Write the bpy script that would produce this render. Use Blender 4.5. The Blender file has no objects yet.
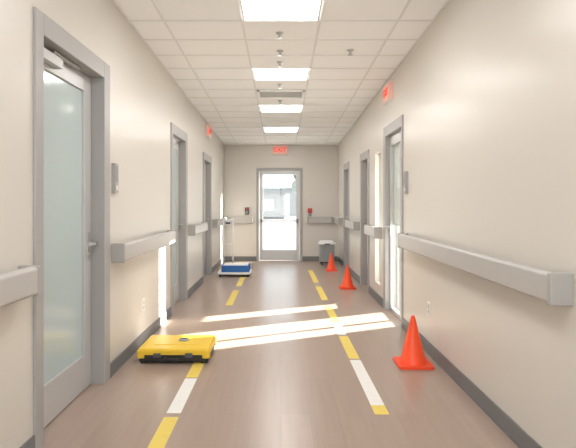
import bpy, bmesh, math
from mathutils import Vector, Matrix
scene=bpy.context.scene
try:
    scene.view_settings.view_transform='Standard'
    scene.view_settings.look='None'
except Exception as e: print(e)
HW=1.3; YE=11.4; YB=-3.0
def zc(y): return 3.0-0.0315*y
# ---------------- materials
def mat(name,col,rough=0.5,metal=0.0,emis=0,ecol=None,noise=0,nscale=8,bump=0,spec=0.5,coat=0):
    m=bpy.data.materials.new(name); m.use_nodes=True
    nt=m.node_tree; b=nt.nodes['Principled BSDF']
    b.inputs['Roughness'].default_value=rough; b.inputs['Metallic'].default_value=metal
    b.inputs['Specular IOR Level'].default_value=spec
    b.inputs['Coat Weight'].default_value=coat
    b.inputs['Base Color'].default_value=(*col,1)
    tc=nt.nodes.new('ShaderNodeTexCoord'); n=nt.nodes.new('ShaderNodeTexNoise')
    n.inputs['Scale'].default_value=nscale; n.inputs['Detail'].default_value=4
    nt.links.new(tc.outputs['Object'],n.inputs['Vector'])
    r=nt.nodes.new('ShaderNodeMix'); r.data_type='RGBA'
    k=noise if noise else 0.03
    r.inputs[6].default_value=(*[c*(1-k) for c in col],1); r.inputs[7].default_value=(*[min(1,c*(1+k)) for c in col],1)
    nt.links.new(n.outputs['Fac'],r.inputs[0]); nt.links.new(r.outputs[2],b.inputs['Base Color'])
    if bump:
        bp=nt.nodes.new('ShaderNodeBump'); bp.inputs['Strength'].default_value=bump; bp.inputs['Distance'].default_value=0.002
        n2=nt.nodes.new('ShaderNodeTexNoise'); n2.inputs['Scale'].default_value=180
        nt.links.new(tc.outputs['Object'],n2.inputs['Vector'])
        nt.links.new(n2.outputs['Fac'],bp.inputs['Height']); nt.links.new(bp.outputs['Normal'],b.inputs['Normal'])
    if emis:
        b.inputs['Emission Color'].default_value=(*(ecol or col),1); b.inputs['Emission Strength'].default_value=emis
    return m
M={}
M['wall']=mat('wall_paint',(0.665,0.625,0.57),0.33,noise=0.02,nscale=1.2,bump=0.05,spec=0.5)
M['ceil']=mat('ceiling_tile',(0.92,0.925,0.925),0.9,noise=0.03,nscale=60,bump=0.2,spec=0.1)
M['tbar']=mat('tbar',(0.76,0.76,0.75),0.5)
M['frame']=mat('frame_grey',(0.38,0.37,0.36),0.4)
M['alu']=mat('door_alu',(0.54,0.535,0.53),0.35,metal=0.2)
M['panel']=mat('door_panel',(0.50,0.47,0.44),0.4)
M['steel']=mat('steel',(0.55,0.55,0.55),0.28,metal=0.9)
M['base']=mat('baseboard_vinyl',(0.17,0.168,0.17),0.45)
M['rail']=mat('handrail_vinyl',(0.47,0.45,0.43),0.36)
M['railcap']=mat('handrail_cap',(0.40,0.385,0.37),0.4)
M['cone']=mat('cone_orange',(0.95,0.085,0.018),0.4)
M['conebase']=mat('cone_base',(0.88,0.075,0.018),0.5)
M['yel']=mat('yellow_plastic',(0.84,0.56,0.04),0.4)
M['black']=mat('black_plastic',(0.025,0.025,0.027),0.45)
M['tapey']=mat('tape_yellow',(0.78,0.60,0.12),0.5,noise=0.08,nscale=20)
M['tapew']=mat('tape_white',(0.82,0.81,0.78),0.5,noise=0.06,nscale=20)
M['white']=mat('white_plastic',(0.80,0.80,0.79),0.4)
M['blue']=mat('blue_mat',(0.03,0.15,0.45),0.5)
M['grey']=mat('grey_plastic',(0.30,0.32,0.32),0.45)
M['dark']=mat('dark_grey',(0.09,0.09,0.10),0.45)
M['red']=mat('red_plastic',(0.65,0.05,0.03),0.4)
M['exit']=mat('exit_red',(0.9,0.05,0.02),0.4,emis=0.6,ecol=(1,0.06,0.03))
M['exitface']=mat('exit_face',(0.85,0.55,0.48),0.4,emis=0.1,ecol=(1,0.35,0.25))
M['light']=mat('light_diffuser',(1,1,1),0.4,emis=4.5,ecol=(1,0.99,0.98))
M['concrete']=mat('concrete',(0.55,0.54,0.52),0.9,noise=0.1,nscale=1)
M['facade']=mat('facade',(0.16,0.155,0.15),0.8,noise=0.1)
M['roof']=mat('roofing',(0.05,0.05,0.055),0.8)
M['win']=mat('window_dark',(0.34,0.40,0.47),0.1)
M['leaf']=mat('foliage',(0.05,0.07,0.035),0.8,noise=0.3,nscale=5)
M['bark']=mat('bark',(0.06,0.045,0.035),0.9)
# floor
def floor_mat():
    m=bpy.data.materials.new('wood_vinyl_floor'); m.use_nodes=True; nt=m.node_tree; b=nt.nodes['Principled BSDF']
    tc=nt.nodes.new('ShaderNodeTexCoord'); mp=nt.nodes.new('ShaderNodeMapping'); mp.inputs['Rotation'].default_value=(0,0,math.pi/2)
    nt.links.new(tc.outputs['Object'],mp.inputs['Vector'])
    br=nt.nodes.new('ShaderNodeTexBrick'); br.inputs['Scale'].default_value=1
    br.inputs['Brick Width'].default_value=1.25; br.inputs['Row Height'].default_value=0.18
    br.inputs['Mortar Size'].default_value=0.0010; br.inputs['Mortar Smooth'].default_value=0.3
    br.inputs['Color1'].default_value=(0.39,0.295,0.24,1); br.inputs['Color2'].default_value=(0.365,0.275,0.222,1); br.inputs['Mortar'].default_value=(0.28,0.21,0.17,1)
    nt.links.new(mp.outputs['Vector'],br.inputs['Vector'])
    mp2=nt.nodes.new('ShaderNodeMapping'); mp2.inputs['Scale'].default_value=(14,0.9,1)
    nt.links.new(tc.outputs['Object'],mp2.inputs['Vector'])
    n=nt.nodes.new('ShaderNodeTexNoise'); n.inputs['Scale'].default_value=2.2; n.inputs['Detail'].default_value=6
    nt.links.new(mp2.outputs['Vector'],n.inputs['Vector'])
    cr=nt.nodes.new('ShaderNodeValToRGB'); cr.color_ramp.elements[0].position=0.3; cr.color_ramp.elements[0].color=(0.94,0.935,0.93,1)
    cr.color_ramp.elements[1].position=0.75; cr.color_ramp.elements[1].color=(1.03,1.03,1.03,1)
    nt.links.new(n.outputs['Fac'],cr.inputs['Fac'])
    mx=nt.nodes.new('ShaderNodeMix'); mx.data_type='RGBA'; mx.blend_type='MULTIPLY'; mx.inputs[0].default_value=1
    nt.links.new(br.outputs['Color'],mx.inputs[6]); nt.links.new(cr.outputs['Color'],mx.inputs[7])
    nt.links.new(mx.outputs[2],b.inputs['Base Color'])
    b.inputs['Roughness'].default_value=0.28; b.inputs['Specular IOR Level'].default_value=0.5
    return m
M['floor']=floor_mat()
def glass_mat(name,col,tr):
    m=bpy.data.materials.new(name); m.use_nodes=True; nt=m.node_tree
    for n in list(nt.nodes): nt.nodes.remove(n)
    o=nt.nodes.new('ShaderNodeOutputMaterial'); t=nt.nodes.new('ShaderNodeBsdfTransparent'); g=nt.nodes.new('ShaderNodeBsdfGlossy')
    t.inputs['Color'].default_value=(*col,1); g.inputs['Roughness'].default_value=0.03
    mx=nt.nodes.new('ShaderNodeMixShader'); mx.inputs[0].default_value=1-tr
    nt.links.new(t.outputs[0],mx.inputs[1]); nt.links.new(g.outputs[0],mx.inputs[2]); nt.links.new(mx.outputs[0],o.inputs['Surface'])
    return m
M['glass']=glass_mat('clear_glass',(0.97,0.99,0.98),0.96)
def frost_mat():
    m=bpy.data.materials.new('frosted_glass'); m.use_nodes=True; nt=m.node_tree
    for n in list(nt.nodes): nt.nodes.remove(n)
    o=nt.nodes.new('ShaderNodeOutputMaterial'); t=nt.nodes.new('ShaderNodeBsdfTranslucent'); d=nt.nodes.new('ShaderNodeBsdfPrincipled')
    t.inputs['Color'].default_value=(0.70,0.77,0.76,1); d.inputs['Base Color'].default_value=(0.54,0.61,0.60,1); d.inputs['Roughness'].default_value=0.12
    mx=nt.nodes.new('ShaderNodeMixShader'); mx.inputs[0].default_value=0.76
    nt.links.new(t.outputs[0],mx.inputs[1]); nt.links.new(d.outputs[0],mx.inputs[2]); nt.links.new(mx.outputs[0],o.inputs['Surface'])
    return m
M['frost']=frost_mat()
# ---------------- mesh builder
class MB:
    def __init__(s): s.bm=bmesh.new(); s.mats=[]
    def mi(s,k):
        if k not in s.mats: s.mats.append(k)
        return s.mats.index(k)
    def faces(s,fs,k):
        i=s.mi(k)
        for f in fs: f.material_index=i
    def hexa(s,P,k):
        v=[s.bm.verts.new(p) for p in P]
        idx=[(0,3,2,1),(4,5,6,7),(0,1,5,4),(1,2,6,5),(2,3,7,6),(3,0,4,7)]
        s.faces([s.bm.faces.new([v[a] for a in q]) for q in idx],k)
    def box(s,x0,x1,y0,y1,z0,z1,k):
        x0,x1=min(x0,x1),max(x0,x1)
        s.hexa([(x0,y0,z0),(x1,y0,z0),(x1,y1,z0),(x0,y1,z0),(x0,y0,z1),(x1,y0,z1),(x1,y1,z1),(x0,y1,z1)],k)
    def cyl(s,p0,p1,r0,r1,k,seg=16):
        p0=Vector(p0);p1=Vector(p1);d=(p1-p0);q=d.to_track_quat('Z','Y').to_matrix()
        a=[];b=[]
        for i in range(seg):
            t=2*math.pi*i/seg; u=q@Vector((math.cos(t),math.sin(t),0))
            a.append(s.bm.verts.new(p0+u*r0)); b.append(s.bm.verts.new(p1+u*r1))
        fs=[s.bm.faces.new(a[::-1]),s.bm.faces.new(b)]
        for i in range(seg):
            j=(i+1)%seg; f=s.bm.faces.new([a[i],a[j],b[j],b[i]]); f.smooth=True; fs.append(f)
        s.faces(fs,k)
    def lathe(s,c,prof,k,seg=32):
        rings=[]
        for r,z in prof:
            rings.append([s.bm.verts.new((c[0]+r*math.cos(2*math.pi*i/seg),c[1]+r*math.sin(2*math.pi*i/seg),c[2]+z)) for i in range(seg)])
        fs=[]
        for a,b in zip(rings,rings[1:]):
            for i in range(seg):
                j=(i+1)%seg; f=s.bm.faces.new([a[i],a[j],b[j],b[i]]); f.smooth=True; fs.append(f)
        fs.append(s.bm.faces.new(rings[0][::-1])); fs.append(s.bm.faces.new(rings[-1]))
        s.faces(fs,k)
    def extr(s,poly,y0,y1,k):
        a=[s.bm.verts.new((x,y0,z)) for x,z in poly]; b=[s.bm.verts.new((x,y1,z)) for x,z in poly]
        fs=[s.bm.faces.new(a),s.bm.faces.new(b[::-1])]
        n=len(poly)
        for i in range(n):
            j=(i+1)%n; fs.append(s.bm.faces.new([a[i],b[i],b[j],a[j]]))
        s.faces(fs,k)
    def rbox(s,cx,cy,sx,sy,z0,z1,r,k,taper=1.0,seg=5):
        def ring(z,sc):
            out=[]
            for qx,qy,a0 in ((1,1,0),(-1,1,90),(-1,-1,180),(1,-1,270)):
                for i in range(seg+1):
                    a=math.radians(a0+90*i/seg)
                    out.append(s.bm.verts.new((cx+(qx*(sx/2-r)+r*math.cos(a))*sc,cy+(qy*(sy/2-r)+r*math.sin(a))*sc,z)))
            return out
        a=ring(z0,1);b=ring(z1,taper);n=len(a)
        fs=[s.bm.faces.new(a[::-1]),s.bm.faces.new(b)]
        for i in range(n):
            j=(i+1)%n; fs.append(s.bm.faces.new([a[i],a[j],b[j],b[i]]))
        s.faces(fs,k)
    def obj(s,name,bevel=0,parent=None,seg=2):
        bmesh.ops.recalc_face_normals(s.bm,faces=s.bm.faces)
        me=bpy.data.meshes.new(name); s.bm.to_mesh(me); s.bm.free()
        for k in s.mats: me.materials.append(M[k])
        o=bpy.data.objects.new(name,me); scene.collection.objects.link(o)
        if bevel:
            md=o.modifiers.new('bevel','BEVEL'); md.width=bevel; md.segments=seg; md.limit_method='ANGLE'; md.angle_limit=math.radians(40)
        if parent: o.parent=parent
        return o
def empty(name,loc=(0,0,0)):
    e=bpy.data.objects.new(name,None); e.empty_display_size=0.1; scene.collection.objects.link(e); return e
def text_child(name,body,size,matk,mtx,parent):
    cu=bpy.data.curves.new(name,'FONT'); cu.body=body; cu.size=size; cu.extrude=0.002; cu.align_x='CENTER'; cu.align_y='CENTER'; cu.offset=size*0.02
    t=bpy.data.objects.new(name+'_c',cu); scene.collection.objects.link(t)
    bpy.context.view_layer.update()
    me=bpy.data.meshes.new_from_object(t.evaluated_get(bpy.context.evaluated_depsgraph_get()))
    bpy.data.objects.remove(t); me.transform(mtx)
    me.materials.clear(); me.materials.append(M[matk])
    o=bpy.data.objects.new(name,me); scene.collection.objects.link(o); o.parent=parent
# ---------------- room shell
b=MB(); b.box(-1.5,1.5,YB-0.2,YE+0.2,-0.1,0,'floor'); b.obj('floor')
b=MB()
y0,y1=YB,YE
b.hexa([(-HW,y0,zc(y0)),(HW,y0,zc(y0)),(HW,y1,zc(y1)),(-HW,y1,zc(y1)),(-HW,y0,zc(y0)+.12),(HW,y0,zc(y0)+.12),(HW,y1,zc(y1)+.12),(-HW,y1,zc(y1)+.12)],'ceil'); b.obj('ceiling')
WT=0.2
LD=[(2.62,3.76,2.35,'frost'),(5.88,6.88,2.27,'frost'),(8.30,9.30,2.17,'panel')]
RD=[(5.31,6.28,2.26,'clear'),(7.35,8.15,2.11,'panel'),(9.5,10.3,2.11,'panel')]
SW=(6.54,6.90,.24,2.0)   # sidelight window in right wall
def side_wall(name,s,doors):
    b=MB(); y=YB
    ops=[(d[0],d[1],0,d[2]) for d in doors]
    if s>0: ops.append(SW)
    for d0,d1,zb,zt in sorted(ops):
        b.box(s*HW,s*(HW+WT),y,d0,0,3.25,'wall'); b.box(s*HW,s*(HW+WT),d0,d1,zt,3.25,'wall')
        if zb>0: b.box(s*HW,s*(HW+WT),d0,d1,0,zb,'wall')
        y=d1
    b.box(s*HW,s*(HW+WT),y,YE,0,3.25,'wall'); b.obj(name)
side_wall('wall_left',-1,LD); side_wall('wall_right',1,RD)
EX0,EX1,EZ=-0.56,0.49,2.12
b=MB(); b.box(-1.5,EX0,YE,YE+WT,0,3.25,'wall'); b.box(EX1,1.5,YE,YE+WT,0,3.25,'wall'); b.box(EX0,EX1,YE,YE+WT,EZ,3.25,'wall'); b.obj('wall_back')
# wall behind the camera with a big window added to let in fill light
b=MB(); wx,wz0,wz1=1.05,.5,2.6
b.box(-1.5,-wx,YB-WT,YB,0,3.25,'wall'); b.box(wx,1.5,YB-WT,YB,0,3.25,'wall'); b.box(-wx,wx,YB-WT,YB,0,wz0,'wall'); b.box(-wx,wx,YB-WT,YB,wz1,3.25,'wall'); b.obj('wall_front')
b=MB()
b.box(-wx,-wx+.06,YB-.15,YB-.05,wz0,wz1,'frame'); b.box(wx-.06,wx,YB-.15,YB-.05,wz0,wz1,'frame'); b.box(-wx+.06,wx-.06,YB-.15,YB-.05,wz0,wz0+.06,'frame'); b.box(-wx+.06,wx-.06,YB-.15,YB-.05,wz1-.06,wz1,'frame'); b.box(-.03,.03,YB-.14,YB-.06,wz0+.06,wz1-.06,'frame')
b.box(-wx+.06,wx-.06,YB-.104,YB-.098,wz0+.06,wz1-.06,'glass'); b.obj('added_rear_window')  # unseen window, added to brighten the corridor from behind
# narrow side window
b=MB(); a,c,z0,z1=SW; f=.025; x0,x1=HW+.06,HW+.11
b.box(x0,x1,a,a+f,z0,z1,'frame'); b.box(x0,x1,c-f,c,z0,z1,'frame'); b.box(x0,x1,a+f,c-f,z0,z0+f,'frame'); b.box(x0,x1,a+f,c-f,z1-f,z1,'frame'); b.box(x0+.02,x0+.026,a+f,c-f,z0+f,z1-f,'glass'); b.obj('window_2')
# baseboards
def baseb(name,s,doors):
    b=MB(); y=YB
    for d in doors+[(YE,0,0,0)]:
        b.box(s*(HW-0.012),s*HW,y,d[0],0,0.105,'base'); b.box(s*(HW-0.018),s*(HW-.012),y,d[0],0,0.012,'base'); y=d[1]
    b.obj(name,0.003)
baseb('baseboard_left',-1,LD); baseb('baseboard_right',1,RD)
b=MB(); b.box(-HW+.02,EX0,YE-.012,YE,0,.105,'base'); b.box(EX1,HW-.02,YE-.012,YE,0,.105,'base'); b.obj('baseboard_back',0.003)
# ceiling grid
YL=[4.23+0.45*k for k in range(-16,16) if YB<4.23+0.45*k<YE]
b=MB(); t=0.010; h=0.006
for x in (-0.99,-0.33,0.33,0.99):
    b.hexa([(x-t,YB,zc(YB)-h),(x+t,YB,zc(YB)-h),(x+t,YE,zc(YE)-h),(x-t,YE,zc(YE)-h),(x-t,YB,zc(YB)),(x+t,YB,zc(YB)),(x+t,YE,zc(YE)),(x-t,YE,zc(YE))],'tbar')
for y in YL: b.box(-HW,HW,y-t,y+t,zc(y)-h,zc(y)+.002,'tbar')
for s in (-1,1):
    x0,x1=sorted((s*HW,s*(HW-.022)))
    b.hexa([(x0,YB,zc(YB)-h),(x1,YB,zc(YB)-h),(x1,YE,zc(YE)-h),(x0,YE,zc(YE)-h),(x0,YB,zc(YB)),(x1,YB,zc(YB)),(x1,YE,zc(YE)),(x0,YE,zc(YE))],'tbar')
b.obj('trim_1')
# ceiling lights
def panel(y0,y1,power):
    b=MB(); w=0.318
    def slab(x0,x1,ya,yb,za,zb,k):
        b.hexa([(x0,ya,zc(ya)-za),(x1,ya,zc(ya)-za),(x1,yb,zc(yb)-za),(x0,yb,zc(yb)-za),(x0,ya,zc(ya)-zb),(x1,ya,zc(ya)-zb),(x1,yb,zc(yb)-zb),(x0,yb,zc(yb)-zb)],k)
    ya,yb=y0+.012,y1-.012
    slab(-w,w,ya,yb,0.012,0.0,'light')
    f=.016
    slab(-w,-w+f,ya,yb,0.018,0.0,'white'); slab(w-f,w,ya,yb,0.018,0,'white'); slab(-w+f,w-f,ya,ya+f,0.018,0,'white'); slab(-w+f,w-f,yb-f,yb,0.018,0,'white')
    b.obj('ceiling_light')
    L=bpy.data.lights.new('light_panel_glow','AREA'); L.shape='RECTANGLE'; L.size=0.6; L.size_y=(y1-y0)*.9; L.energy=power; L.color=(1,0.985,0.97)
    o=bpy.data.objects.new('panel_lamp',L); scene.collection.objects.link(o); ym=(y0+y1)/2; o.location=(0,ym,zc(ym)-.03)
for a,c,p in ((3.33,4.23,19),(5.58,6.03,14),(7.38,7.83,16),(9.18,9.63,18),(0.63,1.53,22),(-2.07,-1.17,17)): panel(a,c,p)
# vent
b=MB(); ya,yb=6.49,6.92; zz=zc(6.7)
b.box(-.31,.31,ya,ya+.03,zz-.02,zz+.006,'white'); b.box(-.31,.31,yb-.03,yb,zz-.02,zz+.006,'white'); b.box(-.31,-.28,ya,yb,zz-.02,zz+.006,'white'); b.box(.28,.31,ya,yb,zz-.02,zz+.006,'white')
for i in range(8):
    y=ya+.05+i*.047; b.hexa([(-.28,y,zz-.018),(.28,y,zz-.018),(.28,y+.004,zz-.018),(-.28,y+.004,zz-.018),(-.28,y+.025,zz+.006),(.28,y+.025,zz+.006),(.28,y+.029,zz+.006),(-.28,y+.029,zz+.006)],'tbar')
b.obj('air_vent')
# sprinklers
for x,y in ((-.01,4.52),(-.01,5.0),(.69,4.98),(-.01,5.36),(-.01,6.25),(-.01,7.1)):
    z=zc(y)-.001; b=MB()
    b.lathe((x,y,z),[(0.036,0.0),(0.034,-0.008),(0.014,-0.012),(0.012,-0.03),(0.006,-0.034),(0.006,-0.044),(0.026,-0.046),(0.026,-0.05)],'steel',20)
    for dx in (-.011,.011): b.cyl((x+dx,y,z-.028),(x+dx*.5,y,z-.047),.0025,.0025,'steel',8)
    b.obj('fire_sprinkler')
# ---------------- handrails
def prof(s,z0=0.865,d=0.1):
    P=[(0,.03),(.05,.03),(.058,0.0),(.088,0.0),(.1,.012),(.1,.128),(.088,.142),(.058,.142),(.05,.115),(0,.115)]
    return [(s*(HW-a*d/0.1),z0+c) for a,c in P]
def rail(s,y0,y1):
    b=MB(); b.extr(prof(s),y0+.03,y1-.03,'rail')
    for a,c in ((y0,y0+.035),(y1-.035,y1)):
        b.box(s*(HW-.103),s*HW,a,c,.862,1.010,'railcap')
    b.obj('handrail',0.006)
rail(-1,YB+.3,2.50); rail(-1,3.82,5.74); rail(-1,7.0,8.2); rail(-1,9.42,11.2)
rail(1,2.22,5.14); rail(1,6.42,7.24); rail(1,8.26,9.4); rail(1,10.42,11.2)
def rail_end(x0,x1):
    b=MB(); b.box(x0+.03,x1-.03,YE-.1,YE-.04,.865,1.007,'rail'); b.box(x0+.05,x0+.09,YE-.05,YE,.88,.99,'rail'); b.box(x1-.09,x1-.05,YE-.05,YE,.88,.99,'rail')
    b.box(x0,x0+.035,YE-.103,YE,.862,1.01,'railcap'); b.box(x1-.035,x1,YE-.103,YE,.862,1.01,'railcap'); b.obj('handrail',.006)
rail_end(-1.18,-.64); rail_end(.60,1.18)
# ---------------- doors
def side_door(n,s,d0,d1,zt,kind,fw=.12):
    e=empty('door_%d'%n)
    b=MB(); xi=HW-.016; xo=HW+WT
    nf=.05 if kind=='clear' else fw*.75
    b.box(s*xi,s*xo,d0,d0+nf,0,zt,'frame'); b.box(s*xi,s*xo,d1-fw,d1,0,zt,'frame'); b.box(s*xi,s*xo,d0+nf,d1-fw,zt-fw,zt,'frame')
    xs0,xs1=HW+.125,HW+.14
    b.box(s*xs0,s*xs1,d0+nf,d0+nf+.012,0,zt-fw,'frame'); b.box(s*xs0,s*xs1,d1-fw-.012,d1-fw,0,zt-fw,'frame')
    b.obj('frame',.004,e)
    a,c=d0+nf+.004,d1-fw-.004; top=zt-fw-.004; x0,x1=HW+.08,HW+.122
    if kind=='clear': x0-=.04; x1-=.04
    b=MB()
    if kind=='panel':
        b.box(s*x0,s*x1,a,c,.008,top,'panel'); b.box(s*(x0-.003),s*x0,a+.02,c-.02,.03,.28,'steel')
        b.obj('leaf',.003,e)
    else:
        st=.13 if n==1 else (.10 if kind=='frost' else .035)
        b.box(s*x0,s*x1,a,a+st,.008,top,'alu'); b.box(s*x0,s*x1,c-st,c,.008,top,'alu')
        b.box(s*x0,s*x1,a+st,c-st,top-.12,top,'alu'); b.box(s*x0,s*x1,a+st,c-st,.008,.25 if kind=='frost' else .05,'alu')
        if kind=='clear':
            m=(a+c)/2
            b.box(s*(x0+.01),s*(x1-.01),m-.11,m-.06,.05,top-.12,'alu')
        b.obj('leaf',.004,e)
        b=MB(); b.box(s*(x0+.016),s*(x0+.024),a+st-.006,c-st+.006,.045 if kind=='clear' else .244,top-.114,'frost' if kind=='frost' else 'glass'); b.obj('glass',0,e)
        if kind=='clear':
            b=MB(); b.box(s*(x1+.006),s*(x1+.012),a+.01,c-.015,1.07,top-.02,'white'); b.box(s*(x1+.002),s*(x1+.016),a+.01,c-.015,1.05,1.07,'alu'); b.obj('added_sun_blocker',0,e)  # unseen blind added to stop the sun short of the left wall
    hy=c-.06 if kind!='clear' else c-.026; hz=1.03
    b=MB(); b.box(s*(x0-.008),s*x0,hy-.022,hy+.022,hz-.11,hz+.08,'steel')
    b.cyl((s*(x0-.005),hy,hz),(s*(x0-.06),hy,hz),.012,.011,'steel'); b.cyl((s*(x0-.055),hy+.012,hz),(s*(x0-.06),hy-.13,hz),.011,.009,'steel')
    b.cyl((s*(x0-.006),hy,hz-.075),(s*(x0-.016),hy,hz-.075),.012,.012,'steel')
    b.obj('lever_handle',.002,e)
    b=MB()
    for z in (.25,1.1,top-.25): b.cyl((s*(x0-.01),a,z),(s*(x0-.01),a,z+.1),.009,.009,'steel',10)
    b.obj('hinges',0,e)
    if kind=='frost':
        b=MB(); b.box(s*(x0-.05),s*x0,a+.05,a+.34,top-.09,top-.03,'alu'); b.cyl((s*(x0-.03),a+.25,top-.03),(s*(x0-.03),a+.25,top-.012),.012,.012,'steel')
        b.box(s*(x0-.045),s*(x0-.02),a+.24,a+.62,top-.02,top-.006,'steel'); b.obj('door_closer',.004,e)
n=1
for d in LD: side_door(n,-1,*d); n+=1
for d in RD: side_door(n,1,*d); n+=1
# end door
e=empty('door_7'); fw=.06; y0=YE-.015
b=MB(); b.box(EX0,EX0+fw,y0,YE+.18,0,EZ,'frame'); b.box(EX1-fw,EX1,y0,YE+.18,0,EZ,'frame'); b.box(EX0+fw,EX1-fw,y0,YE+.18,EZ-fw,EZ,'frame'); b.obj('frame',.004,e)
a,c,top=EX0+fw+.004,EX1-fw-.004,EZ-fw-.004; st=.085; ya,yb=YE+.04,YE+.085
b=MB(); b.box(a,a+st,ya,yb,.008,top,'alu'); b.box(c-st,c,ya,yb,.008,top,'alu'); b.box(a+st,c-st,ya,yb,top-.09,top,'alu'); b.box(a+st,c-st,ya,yb,.008,.25,'alu')
b.obj('leaf',.004,e)
b=MB(); b.box(a+st-.005,c-st+.005,ya+.018,ya+.026,.245,top-.085,'glass'); b.obj('glass',0,e)
b=MB(); b.box(a+.03,c-.03,ya-.06,ya-.03,.88,.95,'steel'); b.box(a+.02,a+.08,ya-.06,ya,.87,.96,'frame'); b.box(c-.08,c-.02,ya-.06,ya,.87,.96,'frame'); b.obj('push_bar',.006,e)
b=MB(); b.box(a+.05,a+.35,ya-.045,ya,top-.08,top-.02,'alu'); b.obj('door_closer',.004,e)
# ---------------- wall devices
def reader(s,y,z,w=.075,h=.23):
    e=MB(); e.box(s*(HW-.03),s*HW,y-w/2,y+w/2,z-h/2,z+h/2,'frame'); e.box(s*(HW-.034),s*(HW-.03),y-w/2+.012,y+w/2-.012,z-h/2+.09,z+h/2-.02,'grey')
    e.box(s*(HW-.033),s*(HW-.03),y-w/2+.02,y+w/2-.02,z-h/2+.025,z-h/2+.06,'white'); e.obj('card_reader',.005)
reader(-1,3.87,1.51); reader(1,5.14,1.53)
def outlet(s,y,z):
    e=MB(); e.box(s*(HW-.006),s*HW,y-.038,y+.038,z-.06,z+.06,'white')
    for dz in (-.024,.024):
        e.box(s*(HW-.009),s*(HW-.006),y-.018,y+.018,z+dz-.016,z+dz+.016,'wall')
        for dy in (-.007,.007): e.box(s*(HW-.0095),s*(HW-.009),y+dy-.0015,y+dy+.0015,z+dz-.006,z+dz+.006,'dark')
    e.obj('wall_outlet',.002)
outlet(1,4.39,.39); outlet(-1,4.71,.36)
def pull(x,z):
    e=MB(); e.box(x-.05,x+.05,YE-.04,YE,z-.05,z+.06,'red'); e.box(x-.035,x+.035,YE-.05,YE-.04,z-.02,z+.01,'dark'); e.box(x-.035,x+.035,YE-.02,YE,z-.12,z-.05,'grey')
    e.obj('fire_alarm_pull',.005)
pull(.66,1.14)
e=MB(); e.box(-.82,-.73,YE-.03,YE,1.06,1.22,'dark'); e.box(-.795,-.755,YE-.034,YE-.03,1.16,1.195,'red'); e.box(-.8,-.75,YE-.034,YE-.03,1.08,1.13,'grey'); e.obj('door_control_keypad',.005)
# exit signs
def exit_end():
    e=empty('exit_sign'); b=MB(); b.box(-.18,.14,YE-.07,YE,2.42,2.625,'exitface'); b.box(-.19,.15,YE-.06,YE,2.41,2.42,'white'); b.box(-.19,.15,YE-.06,YE,2.625,2.635,'white')
    b.obj('housing',.004,e)
    text_child('lettering','EXIT',.14,'exit',Matrix.Translation((-.02,YE-.074,2.523))@Matrix.Rotation(math.pi/2,4,'X'),e)
exit_end()
def exit_side(s,ya,yb,z):
    e=empty('exit_sign'); b=MB(); b.box(s*(HW-.05),s*HW,ya,yb,z-.1,z+.1,'exitface'); b.box(s*(HW-.045),s*HW,ya-.008,yb+.008,z-.108,z-.1,'white'); b.box(s*(HW-.045),s*HW,ya-.008,yb+.008,z+.1,z+.108,'white'); b.obj('housing',.004,e)
    R=Matrix.Rotation(-s*math.pi/2,4,'Z')@Matrix.Rotation(math.pi/2,4,'X')
    text_child('lettering','EXIT',.12,'exit',Matrix.Translation((s*(HW-.053),(ya+yb)/2,z))@R,e)
exit_side(1,5.80,6.14,2.63); exit_side(-1,8.66,8.96,2.58)
# ---------------- floor tape
def tape(cx,segs,drift=0):
    b=MB()
    for a,c,k in segs:
        xa,xb=cx+drift*a,cx+drift*c; w=.045
        b.hexa([(xa-w,a,0),(xa+w,a,0),(xb+w,c,0),(xb-w,c,0),(xa-w,a,.0015),(xa+w,a,.0015),(xb+w,c,.0015),(xb-w,c,.0015)],k)
    b.obj('floor_marking_tape')
tape(-.675,[(1.6,3.08,'tapey'),(3.14,3.76,'tapew'),(3.78,4.6,'tapey'),(6.45,7.55,'tapey'),(7.95,8.9,'tapey'),(9.6,10.3,'tapey')])
tape(.66,[(3.12,3.26,'tapey'),(3.26,4.2,'tapew'),(4.24,4.95,'tapey'),(5.0,5.5,'tapew'),(5.55,6.4,'tapey'),(6.8,7.9,'tapey'),(8.3,9.8,'tapey')],-.009)
# ---------------- cones
def cone(x,y,h,w):
    b=MB(); b.rbox(x,y,w,w,.0,.022,.03,'conebase'); r=w*.36
    b.lathe((x,y,.02),[(r*1.12,0),(r*1.08,.012),(r,.02),(r*.1+h*.028,h-.05),(h*.034,h-.026),(h*.03,h-.02),(h*.022,h-.022),(h*.02,h-.05)],'cone')
    b.obj('traffic_cone',.004)
cone(1.08,4.09,.40,.28); cone(1.03,7.75,.36,.25); cone(.98,9.75,.35,.23)
# ---------------- yellow case
e=empty('yellow_equipment_case'); cx,cy=-.885,4.32; sx,sy=.60,.45
b=MB(); b.rbox(cx,cy,sx-.03,sy-.02,.015,.085,.02,'black'); b.obj('lower_body',.006,e)
b=MB(); b.rbox(cx,cy,sx,sy,.074,.108,.022,'yel'); b.rbox(cx,cy,sx-.01,sy-.01,.108,.124,.022,'yel',.97)
b.rbox(cx,cy+.02,sx*.62,sy*.55,.123,.128,.02,'yel'); b.obj('lid',.004,e)
b=MB()
for qx in (-1,1):
    for qy in (-1,1):
        b.rbox(cx+qx*(sx/2-.033),cy+qy*(sy/2-.033),.066,.066,.045,.078,.02,'yel'); b.rbox(cx+qx*(sx/2-.05),cy+qy*(sy/2-.05),.06,.06,0,.016,.02,'black')
b.obj('corner_bumpers',.004,e)
b=MB()
for dx in (-.13,.13): b.box(cx+dx-.03,cx+dx+.03,cy-sy/2-.012,cy-sy/2+.02,.055,.09,'dark')
b.box(cx-.07,cx+.07,cy-sy/2-.022,cy-sy/2-.008,.04,.055,'black'); b.box(cx-.07,cx-.055,cy-sy/2-.02,cy-sy/2+.02,.04,.055,'black'); b.box(cx+.055,cx+.07,cy-sy/2-.02,cy-sy/2+.02,.04,.055,'black')
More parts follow.
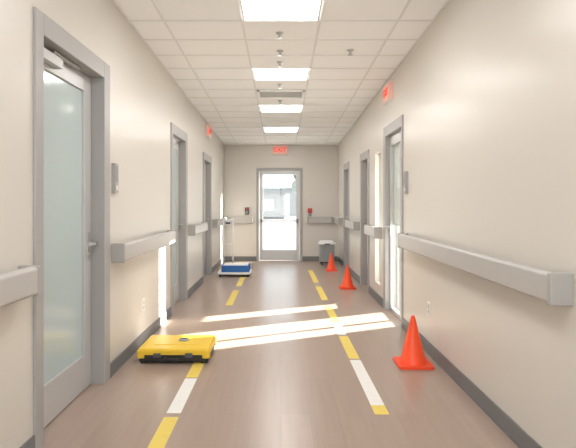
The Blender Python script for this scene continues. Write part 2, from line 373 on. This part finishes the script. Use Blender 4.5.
b.obj('latches_and_handle',.003,e)
b=MB(); b.lathe((cx+.04,cy+.03,.127),[(.045,0),(.045,.008),(.036,.012),(.03,.012)],'grey',28); b.box(cx+.01,cx+.07,cy+.02,cy+.04,.136,.144,'dark'); b.obj('dial',.001,e)
# ---------------- platform scale
e=empty('platform_scale'); cx,cy=-.84,9.15; sx,sy=.60,.5
b=MB(); b.rbox(cx,cy,sx,sy,.045,.085,.03,'white'); b.rbox(cx,cy,sx-.1,sy-.1,.02,.05,.03,'dark'); b.obj('base',.005,e)
b=MB(); b.rbox(cx+.02,cy-.02,sx-.10,sy-.08,.085,.20,.04,'blue'); b.rbox(cx+.02,cy-.02,sx-.16,sy-.14,.20,.206,.03,'white'); b.obj('platform',.012,e)
b=MB()
for px in (cx-.24,cx-.06): b.cyl((px,cy+.22,.08),(px,cy+.22,1.0),.016,.016,'white')
b.cyl((cx-.24,cy+.22,1.0),(cx-.06,cy+.22,1.0),.016,.016,'white'); b.cyl((cx-.24,cy+.22,.55),(cx-.06,cy+.22,.55),.012,.012,'white')
b.obj('post_frame',0,e)
b=MB(); b.box(cx-.21,cx-.09,cy+.19,cy+.235,.90,.985,'white'); b.box(cx-.195,cx-.105,cy+.186,cy+.19,.925,.965,'dark'); b.obj('display',.004,e)
b=MB()
for qx in (-1,1):
    for qy in (-1,1): b.cyl((cx+qx*.25-.015,cy+qy*.2,.025),(cx+qx*.25+.015,cy+qy*.2,.025),.025,.025,'black')
b.obj('wheels',0,e)
# ---------------- waste cart
e=empty('rolling_waste_bin'); cx,cy=.98,10.75
b=MB(); b.rbox(cx,cy,.30,.30,.07,.44,.04,'grey',1.06); b.obj('body',.004,e)
b=MB(); b.rbox(cx,cy,.35,.35,.44,.475,.045,'white'); b.rbox(cx,cy,.31,.31,.475,.51,.045,'white',.85); b.box(cx-.06,cx+.06,cy-.19,cy-.165,.44,.46,'dark'); b.obj('lid',.004,e)
b=MB(); b.rbox(cx,cy,.28,.28,.045,.075,.03,'black')
for qx in (-1,1):
    for qy in (-1,1): b.cyl((cx+qx*.11-.012,cy+qy*.11,.025),(cx+qx*.11+.012,cy+qy*.11,.025),.025,.025,'black')
b.obj('wheel_base',0,e)
# ---------------- outside
b=MB(); b.box(-60,60,-20,90,-.16,-.1,'concrete'); b.obj('ground')
b=MB(); b.box(-14,0.3,40,48,-.1,2.1,'facade'); b.box(-14.4,.7,39.5,48.5,2.1,2.5,'roof')
for i in range(6): b.box(-12.5+i*2.1,-11.1+i*2.1,39.96,40,.7,1.6,'win')
b.obj('neighbouring_building')
b=MB(); b.box(1.0,16,55,63,-.1,2.6,'facade'); b.box(.6,16.4,54.5,63.5,2.6,3.0,'roof')
for i in range(6): b.box(1.8+i*2.3,3.2+i*2.3,54.96,55,.9,2.0,'win')
b.obj('neighbouring_building')
import random; random.seed(3)
b=MB(); b.cyl((1.6,34,-.1),(1.6,34,2.0),.12,.07,'bark')
for i in range(14):
    p=Vector((1.6+random.uniform(-.8,.8),34+random.uniform(-.8,.8),2.4+random.uniform(-.5,1.0)))
    r=bmesh.ops.create_icosphere(b.bm,subdivisions=2,radius=random.uniform(.35,.6),matrix=Matrix.Translation(p))
    fs={f for v in r['verts'] for f in v.link_faces}; b.faces(fs,'leaf')
b.obj('tree')
# ---------------- light
S=bpy.data.lights.new('sun','SUN'); S.energy=46; S.angle=math.radians(0.8); S.color=(1,0.955,0.885)
so=bpy.data.objects.new('sun',S); scene.collection.objects.link(so); so.rotation_euler=Vector((-1,-.46,-.41)).to_track_quat('-Z','Y').to_euler(); so.location=(20,20,10)
w=bpy.data.worlds.new('sky'); scene.world=w; w.use_nodes=True; bg=w.node_tree.nodes['Background']
bg.inputs['Color'].default_value=(0.86,0.93,1.0,1); bg.inputs['Strength'].default_value=2.4
L=bpy.data.lights.new('rear_fill','AREA'); L.shape='RECTANGLE'; L.size=1.9; L.size_y=1.9; L.energy=64; L.color=(.95,.98,1)  # added fill lamp behind the camera, tilted up to brighten the ceiling
o=bpy.data.objects.new('rear_fill_lamp',L); scene.collection.objects.link(o); o.location=(0,YB-.03,1.55); o.rotation_euler=(math.radians(100),0,0)
# ---------------- camera
cd=bpy.data.cameras.new('camera'); cd.lens=31.25; cd.sensor_width=36; cd.sensor_fit='HORIZONTAL'; cd.shift_x=7/576; cd.shift_y=-21/576; cd.clip_start=.05; cd.clip_end=300
co=bpy.data.objects.new('camera',cd); scene.collection.objects.link(co); co.location=(0,0,1.32); co.rotation_euler=(math.pi/2,0,0); scene.camera=co
